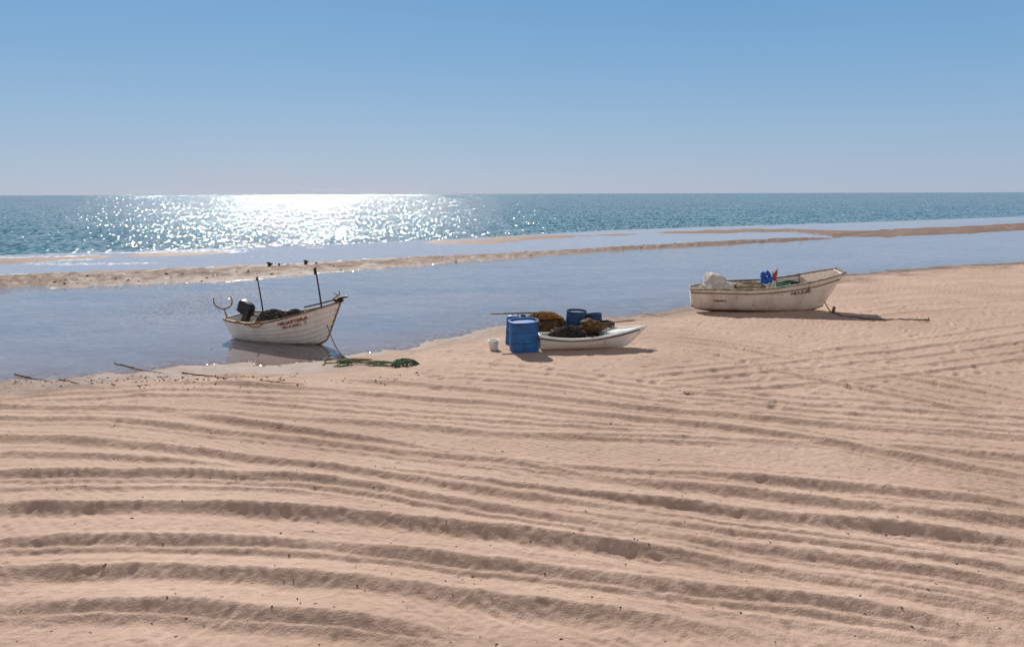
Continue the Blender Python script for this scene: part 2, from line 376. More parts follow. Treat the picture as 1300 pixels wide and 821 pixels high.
def tube(bm, pts, r, seg=6, caps=True):
    pts = [Vector(p) for p in pts]; rs = r if isinstance(r,(list,tuple)) else [r]*len(pts)
    up = Vector((0,0,1)); rows = []
    for i,p in enumerate(pts):
        t = (pts[min(i+1,len(pts)-1)]-pts[max(i-1,0)])
        if t.length < 1e-9: t = Vector((0,0,1))
        t.normalize()
        u = up if abs(t.dot(up)) < .95 else Vector((1,0,0))
        a = t.cross(u).normalized(); b = t.cross(a).normalized()
        rows.append([p + (a*math.cos(2*PI*k/seg)+b*math.sin(2*PI*k/seg))*rs[i] for k in range(seg)])
    vs = patch(bm, rows, True)
    if caps:
        bm.faces.new(vs[0]); bm.faces.new(vs[-1])
def box(bm, c, s, rot=None):
    mx = Matrix.Translation(Vector(c)) @ (rot.to_4x4() if rot else Matrix.Identity(4)) @ Matrix.Diagonal((*s,1))
    bmesh.ops.create_cube(bm, size=1, matrix=mx)
def lathe(bm, prof, c=(0,0,0), seg=24, sq=None):
    rows = []
    f = lambda v,e: math.copysign(abs(v)**e, v)
    for (r,z) in prof:
        row = []
        for k in range(seg):
            a = 2*PI*k/seg + (.0001)
            if sq: row.append(Vector((c[0]+r*sq[0]*f(math.cos(a),sq[2]), c[1]+r*sq[1]*f(math.sin(a),sq[2]), c[2]+z)))
            else: row.append(Vector((c[0]+r*math.cos(a), c[1]+r*math.sin(a), c[2]+z)))
        rows.append(row)
    vs = patch(bm, rows, True)
    if prof[0][0] > 1e-4: bm.faces.new(vs[0])
    if prof[-1][0] > 1e-4: bm.faces.new(vs[-1])
def sell(bm, c, r, e=.6, seg=20, lump=0, seed=0, rot=None):
    rows = []
    f = lambda v: math.copysign(abs(v)**e, v)
    for i in range(seg//2+1):
        ph = -PI/2 + PI*i/(seg//2)
        row = []
        for k in range(seg):
            th = 2*PI*k/seg
            p = Vector((f(math.cos(ph))*f(math.cos(th))*r[0], f(math.cos(ph))*f(math.sin(th))*r[1], f(math.sin(ph))*r[2]))
            if lump:
                q = p.normalized()*2.3
                nn = float(fbm(np.array([q.x+q.z*1.7+seed*9.1]), np.array([q.y-q.z*1.3+seed*3.3]), 3, 5)[0])-.5
                p = p*(1+lump*nn*2)
            if rot: p = rot @ p
            row.append(p+Vector(c))
        rows.append(row)
    patch(bm, rows, True)
def tangle(bm, r, n, th, length=14, seed=0, step=.35, lift=0, c=(0,0,0), loose=0):
    rd = random.Random(seed)
    for s in range(n):
        a = rd.random()*2*PI; q = math.sqrt(rd.random()); ha = rd.random()*2*PI; pts = []
        x = q*math.cos(a); y = q*math.sin(a); lim = rd.uniform(.7,1.0+loose)
        for k in range(length):
            d = math.hypot(x,y)
            if d > lim: ha = math.atan2(-y,-x)+rd.uniform(-1.1,1.1)
            z = math.sqrt(max(0,1-min(d,1)**2))
            pts.append((x*r[0]+c[0], y*r[1]+c[1], z*r[2]*(1+.12*rd.uniform(-1,1))+th*.5+lift+c[2]))
            ha += rd.uniform(-.8,.8); x += math.cos(ha)*step*.5; y += math.sin(ha)*step*.5
        tube(bm, pts, th*rd.uniform(.7,1.2), 5, False)
# ------------------------------------------------------------------ terrain
u_f = np.linspace(-.80,.80,1180)
u = np.concatenate([[-6,-3,-2,-1.4,-1.1,-.92], u_f, [.92,1.1,1.4,2,3,6]])
iy = np.arange(1/5.5, 1/170, -.00023)
yy = np.concatenate([[-60,-25,-8,0,3.5], 1/iy, [200,260,400,20000]])
U_, Y_ = np.meshgrid(u, yy); X_ = U_*(np.clip(Y_,5,400)+4)
X_[-1] *= 60
Z_ = H(X_, Y_)
Z_[-3:] = np.minimum(Z_[-3:], -.5); Z_[-1] = -40
wet = 1-sst(Z_ + (fbm(X_*.8,Y_*.8,3,81)-.5)*.14, .05, .20)
wet = np.where(Y_ > barn(X_)-1, np.minimum(wet, .85), wet)
weed = sst(Y_, barn(X_)-1, barn(X_)+1)*(1-.8*sst(Y_, barf(X_)+1, barf(X_)+4))
d_n = near(X_)-Y_
weed = np.maximum(weed, .8*np.exp(-((d_n-1.3+(fbm(X_*.5,Y_*.5,2,83)-.5)*3)/.28)**2)*(1-sst(X_,-3,0))*sst(fbm(X_*.7,Y_*2,2,85),.45,.55))
grid_obj('sand_beach', X_, Y_, Z_, 'sand', {'wet':wet, 'weed':weed})
# lagoon
xs = np.concatenate([[-300,-150,-90,-60], np.linspace(-45,95,700), [120,160,250,400]])
tt = np.linspace(0,1,420)
T_, X2 = np.meshgrid(tt, xs, indexing='ij')
Y2 = (near(X2)-3)*(1-T_) + sea_e(X2)*T_
h2 = H(X2, Y2, False)
farside = Y2 > (near(X2)+barn(X2))/2
fo = np.exp(-((h2+.006)/np.where(farside,.010,.008))**2)
fo = fo*(.10+.95*sst(fbm(X2*.6,Y2*.6,2,91),.44,.66))
side_w = np.where(farside, .70-.40*sst(X2,-4,22), .26*(1-sst(X2,3,14)))  # white shore foam, with waterline sun glints painted into the same mask
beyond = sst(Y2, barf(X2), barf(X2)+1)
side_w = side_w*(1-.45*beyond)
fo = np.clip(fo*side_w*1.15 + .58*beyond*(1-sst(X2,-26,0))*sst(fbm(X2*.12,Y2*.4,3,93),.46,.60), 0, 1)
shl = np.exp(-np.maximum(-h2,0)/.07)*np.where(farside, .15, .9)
painted_sheen = beyond*(.75-.35*sst(X2,10,40))  # pale lilac sky sheen beyond the bar, painted into the water's base colour
gl = np.where(farside, .8*np.exp(-np.maximum(-h2,0)/.030), np.exp(-np.maximum(-h2,0)/.020)*.45)*(1-beyond)*(1-sst(X2,-4,10))
gx_, gy_ = P(265,385).x, P(265,385).y
gl = np.clip(gl + .42*np.exp(-((X2-gx_)/2.2)**2-((Y2-gy_)/4.5)**2), 0, 1)
grid_obj('lagoon', X2, Y2, np.zeros_like(X2), 'lagoon', {'foam_glint':fo, 'shallow':shl, 'painted_sheen':painted_sheen, 'glint':gl})
# sea
bx_ = np.concatenate([[-300,-150,-90,-60], np.linspace(-50,110,640), [140,200,300,400]])
by_ = sea_e(bx_)
inv = np.linspace(1, 0, 420)[:-1]
kk = np.concatenate([1/inv[inv>.12], [10,13,18,28,50,100,250]])
K_, BX = np.meshgrid(kk, bx_, indexing='ij'); _, BY = np.meshgrid(kk, by_, indexing='ij')
X3 = BX*K_; Y3 = BY*K_
amp = sst(K_, 1.0, 1.15)*(1-sst(K_, 5, 8))
Z3 = amp*((fbm(X3*.10, Y3*.28, 3, 101)-.5)*.18 + (fbm(X3*.5, Y3*.9, 2, 103)-.5)*.04)
f3 = np.exp(-(K_-1)*18)*.50*(1-.7*sst(X3,-20,20)) + .35*np.exp(-((K_-1.09-.02*fbm(X3*.05,Y3*0,2,7))/.006)**2)*sst(fbm(X3*.08,Y3*.02,2,9),.5,.6)
grid_obj('sea', X3, Y3, Z3, 'sea', {'foam_glint':f3})
# ------------------------------------------------------------------ hulls
class Hull:
    def __init__(s, L, rake, B, gs, gm, gb, tw=.75, planks=0, mid=.42, ebow=1.0, p=2.3, bw=0, inner=.035):
        s.L=L; s.rake=rake; s.B=B; s.gs=gs; s.gm=gm; s.gb=gb; s.tw=tw; s.planks=planks; s.mid=mid; s.ebow=ebow; s.p=p; s.bw=bw
    def hb(s, q):
        if q < s.mid: k = (s.mid-q)/s.mid; return s.B/2*(1-(1-s.tw)*k**2.4)
        return s.B/2*max(0, 1-(1-s.bw)*((q-s.mid)/(1-s.mid))**s.p)
    def g(s, q):
        if q < .35: return s.gm+(s.gs-s.gm)*((.35-q)/.35)**2
        return s.gm+(s.gb-s.gm)*((q-.35)/.65)**1.9
    def k(s, q): return .30*s.gm*max(0,(q-.78)/.22)**2 + .04*(1-q) + (.18*s.gm*max(0,(.15-q)/.15)**2 if s.bw else 0)
    def pos(s, q, t, side=-1, off=0):
        w_ = s.hb(q)*(1-(.6*(1-t) if s.bw else 0)*max(0,(q-.6)/.4)**2); e = .40+(s.ebow-.40)*q**2.5
        k = s.k(q); g = s.g(q)
        o = off*min(1, w_/.10)
        return Vector((s.L*q + s.rake*t*q**4 - (.08*t)*(1-q)**6 + (0 if w_ > .10 else off*(1-w_/.10)), side*(max(0,w_*t**e+o)), k+(g-k)*t))
    def build(s, root, mh, mi, mr, railw=.045, floor_t=.28):
        qs = [i/40 for i in range(41)]; qs = qs[:-1]+[.985,1.0]
        ts = []
        if s.planks:
            t0s = [(.02+.98*(i/s.planks)**1.15) for i in range(s.planks+1)]
            ts.append((0,0))
            for i in range(s.planks):
                a,b = t0s[i], t0s[i+1]
                for j in range(4): ts.append((a+(b-a)*j/3*(.999), .050*(1-j/3)))
        else:
            ts = [((i/16)**1.5, 0) for i in range(17)]
        bm = bmesh.new()
        for side in (-1,1):
            patch(bm, [[s.pos(q,t,side,o) for t,o in ts] for q in qs])
            tin = [.10+.90*i/8 for i in range(9)]
            qi = [.02+ (q*.965) for q in qs]
            patch(bm, [[s.pos(q,t,side,-.035) for t in tin] for q in qi])
        patch(bm, [[s.pos(0,t,-1,o) for t,o in ts], [s.pos(0,t,1,o) for t,o in ts]])
        patch(bm, [[s.pos(.02,.1+.9*i/8,-1,-.035) for i in range(9)], [s.pos(.02,.1+.9*i/8,1,-.035) for i in range(9)]])
        if s.bw:
            patch(bm, [[s.pos(1,t,-1,o) for t,o in ts], [s.pos(1,t,1,o) for t,o in ts]])
            patch(bm, [[s.pos(.985,.1+.9*i/8,-1,-.035) for i in range(9)], [s.pos(.985,.1+.9*i/8,1,-.035) for i in range(9)]])
        hull = obj('hull', bm, mh, root)
        bm = bmesh.new()
        pts = [s.pos(q,0)+Vector((0,0,-.02)) for q in qs]
        if not s.bw: pts += [s.pos(1,t,-1)+Vector((.02,0,0)) for t in (.1,.25,.4,.6,.8,1.0)]
        tube(bm, pts, .028, 6)
        obj('keel', bm, mr, root)
        bm = bmesh.new()
        qf = [.025+.85*i/16 for i in range(17)]
        patch(bm, [[s.pos(q,floor_t,-1,-.03), Vector((s.pos(q,floor_t)[0],0,s.pos(q,floor_t)[2]+.005)), s.pos(q,floor_t,1,-.03)] for q in qf])
        obj('floorboard', bm, mi, root)
        bm = bmesh.new()
        for side in (-1,1):
            rows = []
            for q in qs:
                a = s.pos(q,1,side,.028); b_ = s.pos(q,1,side,-railw)
                rows.append([a+Vector((0,0,.018)), b_+Vector((0,0,.018)), b_+Vector((0,0,-.03)), a+Vector((0,0,-.035))])
            patch(bm, rows, True)
        a = s.pos(0,1,-1); b_ = s.pos(0,1,1)
        box(bm, (a+b_)/2+Vector((.02,0,.004)), (.07, (b_-a).length, .045))
        if s.bw:
            a = s.pos(1,1,-1); b_ = s.pos(1,1,1); box(bm, (a+b_)/2+Vector((0,0,.004)), (.08, (b_-a).length+.05, .05))
        obj('gunwale', bm, mr, root)
    def thwart(s, root, q, t, m, wd=.22, th=.03):
        bm = bmesh.new(); a = s.pos(q,t,-1,-.03); b_ = s.pos(q,t,1,-.03)
        box(bm, (a+b_)/2, (wd, abs(b_.y-a.y), th)); return obj('thwart', bm, m, root, bevel=.006, smooth=False)
    def deck(s, root, q0, q1, t, m):
        bm = bmesh.new(); n = 10
        rows = []
        for i in range(n+1):
            q = q0+(q1-q0)*i/n; a = s.pos(q,t,-1,-.01); b_ = s.pos(q,t,1,-.01)
            rows.append([a, (a+b_)/2+Vector((0,0,.03)), b_])
        patch(bm, rows)
        a = s.pos(q0,t,-1,-.01); b_ = s.pos(q0,t,1,-.01)
        patch(bm, [[a,(a+b_)/2+Vector((0,0,.03)),b_],[a-Vector((0,0,.25)),(a+b_)/2-Vector((0,0,.25)),b_-Vector((0,0,.25))]])
        return obj('foredeck', bm, m, root)
    def text(s, root, body, q0, t0, size, m, off=.03, bold=.02):
        cu = bpy.data.curves.new('lettering','FONT'); cu.body = body; cu.size = size; cu.offset = size*bold
        to = bpy.data.objects.new('tmp_text', cu); COL.objects.link(to)
        dg = bpy.context.evaluated_depsgraph_get(); dg.update()
        me = bpy.data.meshes.new_from_object(to.evaluated_get(dg)); bpy.data.objects.remove(to)
        bm = bmesh.new(); bm.from_mesh(me)
        bmesh.ops.triangulate(bm, faces=bm.faces)
        for v in bm.verts:
            q = q0 + v.co.x/(s.L+s.rake*.5); t = t0 + v.co.y/(s.g(q)-s.k(q))
            v.co = s.pos(q, t, -1, off)
        return obj('lettering', bm, m, root, smooth=False)
def boat_matrix(loc, head, roll=0, pitch=0):
    return Matrix.Translation(loc) @ Euler((0,0,math.radians(head))).to_matrix().to_4x4() @ Euler((math.radians(roll),math.radians(pitch),0)).to_matrix().to_4x4()
def outboard(root, base, mc, ms, tilt=20, sc_=1.0):
    R = Matrix.Translation(Vector(base)) @ Euler((0, math.radians(tilt), 0)).to_matrix().to_4x4() @ Matrix.Scale(sc_,4)
    mo = bpy.data.objects.new('outboard_motor', None); COL.objects.link(mo); mo.parent = root; mo.matrix_local = R
    bm = bmesh.new()
    sell(bm, (-.05,0,.28), (.26,.17,.20), .55, 24); sell(bm, (-.04,0,.14), (.25,.175,.05), .4, 20)
    obj('cowling', bm, mc, mo)
    bm = bmesh.new()
    tube(bm, [(-.02,0,.12),(-.04,0,-.3),(-.05,0,-.62)], [.07,.055,.04], 10)
    box(bm, (-.08,0,-.45), (.26,.14,.02)); sell(bm, (-.05,0,-.68), (.16,.045,.05), .8, 14)
    box(bm, (-.03,0,-.80), (.10,.02,.14))
    for a in range(3):
        r = Euler((a*2*PI/3,0,0)).to_matrix(); p = r @ Vector((0,0,.07)); box(bm, (-.22+0*p.x, p.y, -.68+p.z), (.02,.06,.11), r)
    obj('shaft', bm, ms, mo)
    bm = bmesh.new(); box(bm, (.08,0,-.02), (.08,.22,.24)); tube(bm, [(.10,-.08,-.05),(.2,-.08,-.05)], .015); tube(bm, [(.10,.08,-.05),(.2,.08,-.05)], .015)
    obj('clamp_bracket', bm, ms, mo, smooth=False)
    bm = bmesh.new(); tube(bm, [(.12,0,.16),(.45,.05,.24),(.62,.06,.25)], [.02,.02,.026], 8)
    obj('tiller', bm, ms, mo)
    return mo
def world_part(name, bm, m, label, cat, Mx=None, group=None):
    o = obj(name, bm, m, None, Mx); return tag(o, label, cat, group)
def at(p, dz=0, rot=(0,0,0)): return Matrix.Translation(Vector(p)+Vector((0,0,dz))) @ Euler([math.radians(a) for a in rot]).to_matrix().to_4x4()
# ------------------------------------------------------------------ left boat
pa = P(303,430,-.08)
MA = boat_matrix(Vector((pa.x+.12, pa.y+.0, -.17)), -27, 4, -2.0)
A = empty('fishing_boat', MA, 'white clinker planked rowing boat with two dark poles, standing in shallow water at left', 'boat')
hA = Hull(3.35, .64, 1.78, .84, .82, 1.36, tw=.62, planks=7, mid=.50, ebow=.74, p=3.0)
hA.build(A, 'hullA', 'inside', 'rail')
for q in (.22,.5,.74): hA.thwart(A, q, .78, 'wood')
hA.deck(A, .84, .985, .93, 'inside')
hA.text(A, 'NEUAPTERA', .67, .80, .13, 'letter', .056, .035)
hA.text(A, 'HU-4-3051', .69, .68, .11, 'letter', .056, .03)
bm = bmesh.new(); sell(bm, hA.pos(1,1,-1)+Vector((-.06,0,.03)), (.16,.07,.05), .6, 16); obj('bow_cap', bm, 'darkpole', A)
outboard(A, (.30,-.05,.82), 'black', 'galv', 30)
def pole(root, base, top, r=.02, flag=None, name='pole'):
    bm = bmesh.new(); b0 = Vector(base); t0 = Vector(top)
    tube(bm, [b0, (b0+t0)/2+Vector((.01,0,0)), t0], [r, r*.9, r*.7], 8)
    p = obj(name, bm, 'darkpole', root)
    if flag:
        bm = bmesh.new()
        rows = []
        for i in range(6):
            k = i/5
            rows.append([t0+Vector((-flag[0]*k, .02*math.sin(k*7), -.02-.03*k)), t0+Vector((-flag[0]*k, .03*math.sin(k*7+1), -flag[1]+.05*k))])
        patch(bm, rows); obj('rag', bm, 'netdark', p)
pole(A, (.92,.1,.45), (.84,.12,2.02), .024, (.07,.14))
pole(A, (3.25,.05,.8), (3.14,.1,2.32), .026, (.09,.24))
bm = bmesh.new()
c0 = hA.pos(.03,.95,-1,-.03)
top = c0+Vector((-.16,.12,.34))
tube(bm, [c0+Vector((.25,.1,-.3)), c0+Vector((.02,.05,.0)), top], .026, 8)
arc = [top+Vector((.28*math.cos(a), .10*math.cos(a), .22+.24*math.sin(a))) for a in [math.radians(d) for d in range(150,395,15)]]
tube(bm, arc, .026, 8)
obj('oar_crutch', bm, 'palepole', A)
bm = bmesh.new(); tube(bm, [(2.5,.16,1.12),(3.2,.08,1.27),(3.9,0,1.43)], .024, 8)
sell(bm, (4.10,0,1.48), (.20,.08,.035), .8, 14, rot=Euler((0,-.2,0)).to_matrix())
world_part('oar', bm, 'darkpole', 'dark wooden oar lying over the bow of the clinker boat', 'oar', MA)
bm = bmesh.new()
tube(bm, [(0,0,0),(.28,0,.16)], .018, 6); tube(bm, [(.18,-.14,.26),(.26,-.05,.16),(.28,0,.15),(.26,.05,.16),(.18,.14,.26)], [.008,.018,.02,.018,.008], 6); tube(bm, [(0,-.1,0),(0,.1,0)], .01, 6)
world_part('anchor', bm, 'orange', 'small rusty orange anchor perched on the bow tip of the clinker boat', 'anchor', MA @ Matrix.Translation((3.74,-.06,1.40)))
bm = bmesh.new(); sell(bm, (0,0,.0), (.50,.42,.30), .9, 26, .35, 4); tangle(bm, (.52,.44,.32), 50, .014, 14, 3)
world_part('net_heap', bm, 'netdark', 'black fishing net heaped amidships in the clinker boat', 'net', MA @ Matrix.Translation((1.40,-.05,.70)))
bm = bmesh.new(); sell(bm, (0,0,0), (.38,.30,.24), .9, 22, .35, 6); tangle(bm, (.4,.3,.26), 26, .013, 14, 4)
world_part('net_heap', bm, 'netdark', 'smaller dark net bundle nearer the bow of the clinker boat', 'net', MA @ Matrix.Translation((2.2,.05,.78)))
bm = bmesh.new()
pts = [hA.pos(q,1,-1,.02+.012*math.sin(q*60))+Vector((0,0,.03-.05*abs(math.sin(q*13)))) for q in [.22+.42*i/60 for i in range(61)]]
tube(bm, pts, .020, 6)
pts = [hA.pos(q,1,-1,.045)+Vector((0,0,-.02-.09*abs(math.sin(q*17)))) for q in [.34+.2*i/40 for i in range(41)]]
tube(bm, pts, .016, 6)
world_part('orange_rope', bm, 'orange', 'orange rope draped along the near gunwale of the clinker boat', 'rope', MA)
bw = MA @ hA.pos(.97,.45,-1,.03)
bm = bmesh.new(); pts = []
for i in range(16):
    k = i/15; p = bw.lerp(G(436,454)+Vector((0,0,.03)), k); p.z -= .14*math.sin(k*PI); p.z = max(p.z, hz(p.x,p.y)+.015); pts.append(p)
pts += [G(445,458)+Vector((0,0,.02)), G(462,461)+Vector((0,0,.02)), G(480,463)+Vector((0,0,.02))]
tube(bm, pts, .016, 6); world_part('mooring_rope', bm, 'ropey', 'pale mooring rope hanging from the clinker boat bow down to the sand', 'rope')
c = G(468,462)
bm = bmesh.new(); tangle(bm, (.85,.28,.03), 5, .013, 28, 11, .3, loose=.6); tangle(bm, (.35,.2,.07), 4, .013, 22, 15, .4, c=(-.5,.12,0)); tangle(bm, (.4,.25,.03), 4, .012, 22, 16, .4, c=(.5,-.15,0), loose=.9)
world_part('rope_tangle', bm, 'green', 'longest tangle of green rope on the sand in front of the clinker boat', 'rope', Matrix.Translation(c))
bm = bmesh.new(); tangle(bm, (.34,.26,.15), 14, .014, 22, 12, .45, loose=.4)
c = G(514,464); world_part('rope_tangle', bm, 'green', 'small bunched green rope at the right end of the longer tangle', 'rope', Matrix.Translation(c))
bm = bmesh.new(); tangle(bm, (.7,.22,.03), 4, .012, 22, 13, .35, loose=.7)
c = G(446,458); world_part('rope_tangle', bm, 'orange', 'straw coloured rope mixed into the left end of the green rope tangle', 'rope', Matrix.Translation(c))
# ------------------------------------------------------------------ dinghy
pb = P(694,447,.25)
zb_ = hz(pb.x+1.2, pb.y+.7)
MB_ = boat_matrix(Vector((pb.x-.15, pb.y+.32, zb_-.03)), 10, 0, 0)
B = empty('dinghy', MB_, 'small low white dinghy with dark rim line on the dry sand beside the blue drum', 'boat')
hB = Hull(2.38, .50, 1.02, .44, .38, .58, tw=.46, planks=0, mid=.46, ebow=.65, p=2.3)
hB.build(B, 'hullB', 'inside', 'white', floor_t=.5)
hB.thwart(B, .3, .88, 'wood', .2); hB.thwart(B, .58, .88, 'wood', .2); hB.deck(B, .66,.985,.97,'white')
bm = bmesh.new()
pts = [hB.pos(.0+.97*i/40,.86,-1,.014) for i in range(41)]; tube(bm, pts, .022, 6); obj('rub_strip', bm, 'black', B)
def drum(Mx, r, h, m, label, sq=None, lid=False, name='plastic_drum'):
    root = empty(name, Mx, label, 'barrel')
    pr = [(r*.93,0),(r,.03*h)]
    for k in range(1,12):
        z = k/12*h; pr.append((r*(1.0 if k%4 else .955) , z))
        if k%4==0: pr.append((r*1.03, z+.02))
    pr += [(r*.98,h*.94),(r*.90,h*.985),(r*.84,h)]
    pr += [(r*.84,h*.55),(0.0,h*.54)] if not lid else [(r*.6,h*1.0),(0.0,h*1.0)]
    bm = bmesh.new(); lathe(bm, pr, seg=36, sq=sq); obj('drum_body', bm, m, root)
    if lid:
        bm = bmesh.new(); lathe(bm, [(.07,h*.99),(.07,h+.05),(0,h+.05)], c=(r*.45,-.05,0), seg=16); obj('cap', bm, 'black', root)
        bm = bmesh.new(); tube(bm, [(-r*.55,0,h*.98),(-r*.5,0,h+.06),(-r*.05,0,h+.06),(0,0,h*.98)], .02, 8); obj('handle', bm, m, root)
    else:
        bm = bmesh.new(); lathe(bm, [(r*.97,h-.03),(r*1.035,h-.03),(r*1.035,h+.012),(r*.97,h+.012),(r*.97,h-.03)], seg=36, sq=sq); obj('rim', bm, m, root)
    return root
g = G(664,446); drum(at(g+Vector((.03,.05,0)),-.03,(2,-2,12)), .37, .82, 'blue', 'largest bright blue plastic drum, standing on the sand at the left end of the dinghy', sq=(1,.9,.7))
g = G(656,440); drum(at(g+Vector((.00,.50,0)),-.03,(-3,3,-8)), .31, .80, 'blue', 'blue container standing half hidden behind the largest bright blue drum', sq=(1,.8,.6), lid=True)
g = G(731,438); drum(at(g+Vector((.02,.50,0)),-.03,(2,2,0)), .28, .90, 'bluedark', 'dark blue drum standing upright on the sand behind the middle of the dinghy')
g = G(757,438); drum(at(g+Vector((.03,.58,0)),-.03,(-3,-4,0)), .23, .80, 'bluedark', 'slimmer dark blue drum behind the dinghy, right of the other upright one')
g = G(694,438)
bm = bmesh.new()
for i,(c_,r_) in enumerate([((-.25,-.05,.26),(.36,.34,.38)),((.28,.05,.22),(.40,.36,.40)),((.0,.1,.52),(.42,.32,.24)),((.0,-.2,.40),(.40,.25,.20))]):
    sell(bm, c_, r_, .9, 22, .5, 8+i); tangle(bm, (r_[0]*1.04,r_[1]*1.04,r_[2]*1.05), 40, .014, 16, 21+i, c=c_, loose=.25)
world_part('net_heap', bm, 'net', 'tall heap of brown net behind the dinghy, next to the largest drum', 'net', at(g+Vector((.02,.62,0)),-.02))
bm = bmesh.new(); sell(bm, (0,0,.0), (.30,.20,.13), .9, 24, .5, 9); sell(bm, (-.16,0,.1), (.17,.15,.13), .9, 18, .4, 29); tangle(bm, (.31,.21,.16), 50, .012, 16, 22, loose=.5)
world_part('net_heap', bm, 'net', 'brown net bundle lying on the dinghy just left of its pale foredeck', 'net', MB_ @ Matrix.Translation((1.45,.10,.58)))
bm = bmesh.new(); tangle(bm, (.42,.26,.14), 50, .014, 16, 23, loose=.45); sell(bm, (0,0,0), (.34,.20,.10), .85, 22, .5, 10)
world_part('net_heap', bm, 'orange', 'orange and tan net lying on top of the tall brown net heap', 'net', at(g+Vector((-.05,.60,0)),.68))
bm = bmesh.new(); sell(bm, (0,0,0), (.48,.28,.18), .8, 26, .5, 12); tangle(bm, (.50,.30,.19), 50, .012, 14, 24, loose=.15)
world_part('net_heap', bm, 'netdark', 'black net heaped in the left half of the dinghy', 'net', MB_ @ Matrix.Translation((.78,.04,.42)))
bm = bmesh.new(); tube(bm, [(0,0,0),(.7,.03,.01),(1.4,.05,.0)], [.022,.022,.018], 8); sell(bm, (-.15,0,0), (.22,.07,.02), .7, 12)
world_part('oar', bm, 'wood', 'short wooden oar resting on the blue containers left of the dinghy', 'oar', at(G(648,444)+Vector((-.20,.60,0)), .88, (0,1.0,6)))
bm = bmesh.new(); tube(bm, [(.9,.0,.60),(1.7,.10,.66),(2.62,.15,.72)], .016, 8)
world_part('oar', bm, 'wood', 'thin bare pole lying lengthwise over the foredeck of the dinghy', 'pole', MB_)
def crate(Mx, s, m, label):
    root = empty('fish_crate', Mx, label, 'crate'); w_,d_,h_ = s; t = .018
    bm = bmesh.new(); box(bm,(0,0,t/2),(w_,d_,t)); obj('base', bm, m, root, smooth=False)
    for sx,sy in ((1,0),(-1,0),(0,1),(0,-1)):
        bm = bmesh.new()
        for k in range(4):
            z = h_*(k+.5)/4
            if sx: box(bm,(sx*(w_/2-t/2),0,z),(t,d_-2.2*t,h_/4*.72))
            else: box(bm,(0,sy*(d_/2-t/2),z),(w_,t,h_/4*.72))
        n = 4
        for k in range(n+1):
            if sx: box(bm,(sx*(w_/2-t/2+.003),-d_/2+t*1.3+(d_-2.6*t)*k/n,h_/2),(t*1.1,t,h_))
            else: box(bm,(-w_/2+t/2+(w_-t)*k/n,sy*(d_/2-t/2+.003),h_/2),(t,t*1.1,h_))
        obj('side_panel', bm, m, root, smooth=False)
crate(MB_ @ Matrix.Translation((1.80,.58,.10)) @ Euler((0,.05,.3)).to_matrix().to_4x4(), (.6,.40,.56), 'black', 'black slatted fish crate at the far side of the dinghy')
g = G(627,444)
bk = empty('bucket', at(g,0,(3,-4,0)), 'small white bucket standing alone on the sand left of the blue containers', 'bucket')
bm = bmesh.new(); lathe(bm, [(.11,0),(.135,.26),(.145,.27),(.125,.27),(.10,.03),(0,.03)], seg=20); obj('bucket_body', bm, 'white', bk)
bm = bmesh.new(); tube(bm, [(.14*math.cos(a),.05+.02*math.sin(a),.26-.09*math.sin(a)) for a in [PI*i/10 for i in range(11)]], .005, 5); obj('handle', bm, 'galv', bk)
# ------------------------------------------------------------------ right boat
pc = P(886,396,.12); zc = hz(pc.x+2.5, pc.y+.5)
MC = boat_matrix(Vector((pc.x-.22, pc.y+.15, zc-.04)), -8, 3, 0)
C = empty('motor_boat', MC, 'larger weathered cream boat with blunt raised bow, lying on sand at right', 'boat')
hC = Hull(4.52, .50, 1.9, .82, .94, 1.50, tw=.34, planks=0, mid=.5, ebow=.46, p=4.6, bw=.58)
hC.build(C, 'hullC', 'inside', 'railC', floor_t=.3)
for q in (.26,.52): hC.thwart(C, q, .80, 'white', .28)
hC.deck(C, .80,.985,.97,'rail')
hC.text(C, 'HU-3-50', .70, .66, .17, 'letterg', .014, .03)
hC.text(C, 'TAMARTE', .16, .46, .10, 'letter', .014, .03)
bm = bmesh.new(); tube(bm, [hC.pos(.0+.99*i/50,.82,-1,.018) for i in range(51)], .022, 6); obj('rub_strip', bm, 'rail', C)
bm = bmesh.new(); sell(bm, (0,0,0), (.36,.32,.30), .5, 28, .22, 3, Euler((.1,.25,.3)).to_matrix()); sell(bm, (.24,0,-.20), (.46,.36,.22), .6, 24, .2, 5)
world_part('canvas_bundle', bm, 'cover', 'angular off white canvas sack inside the left end of the cream boat', 'bundle', MC @ Matrix.Translation((.78,.05,1.02)))
bm = bmesh.new(); sell(bm, (0,0,0), (.20,.16,.10), .7, 24, .5, 14); sell(bm, (-.12,.02,.14), (.09,.09,.13), .8, 20, .5, 15); sell(bm, (.06,.0,.20), (.06,.07,.14), .8, 16, .4, 19, Euler((0,-.5,0)).to_matrix())
world_part('cloth_bundle', bm, 'bluebright', 'bright blue cloth bundle sitting amidships in the cream boat', 'cloth', MC @ Matrix.Translation((2.58,.1,1.12)))
def buoy(Mx, m, label, lean):
    root = empty('marker_float', Mx, label, 'float')
    bm = bmesh.new(); tube(bm, [(-lean,0,-.4),(lean,0,.40)], .014, 6); obj('stick', bm, 'wood', root)
    bm = bmesh.new(); sell(bm, (lean*.6,0,.20), (.06,.06,.15), .9, 16, rot=Euler((0,lean,0)).to_matrix()); obj('float', bm, m, root)
buoy(MC @ Matrix.Translation((2.94,.05,1.04)), 'red', 'red marker float on a stick right of the blue bundle', -.20)
buoy(MC @ Matrix.Translation((2.80,.2,1.12)), 'orange', 'orange marker float on a stick behind the blue bundle', .16)
crate(MC @ Matrix.Translation((3.05,-.48,.78)), (.42,.32,.34), 'greenp', 'green slatted fish crate beside the near gunwale of the cream boat')
crate(MC @ Matrix.Translation((1.50,.2,.62)), (.55,.38,.28), 'white', 'pale slatted fish crate right of the canvas sack')
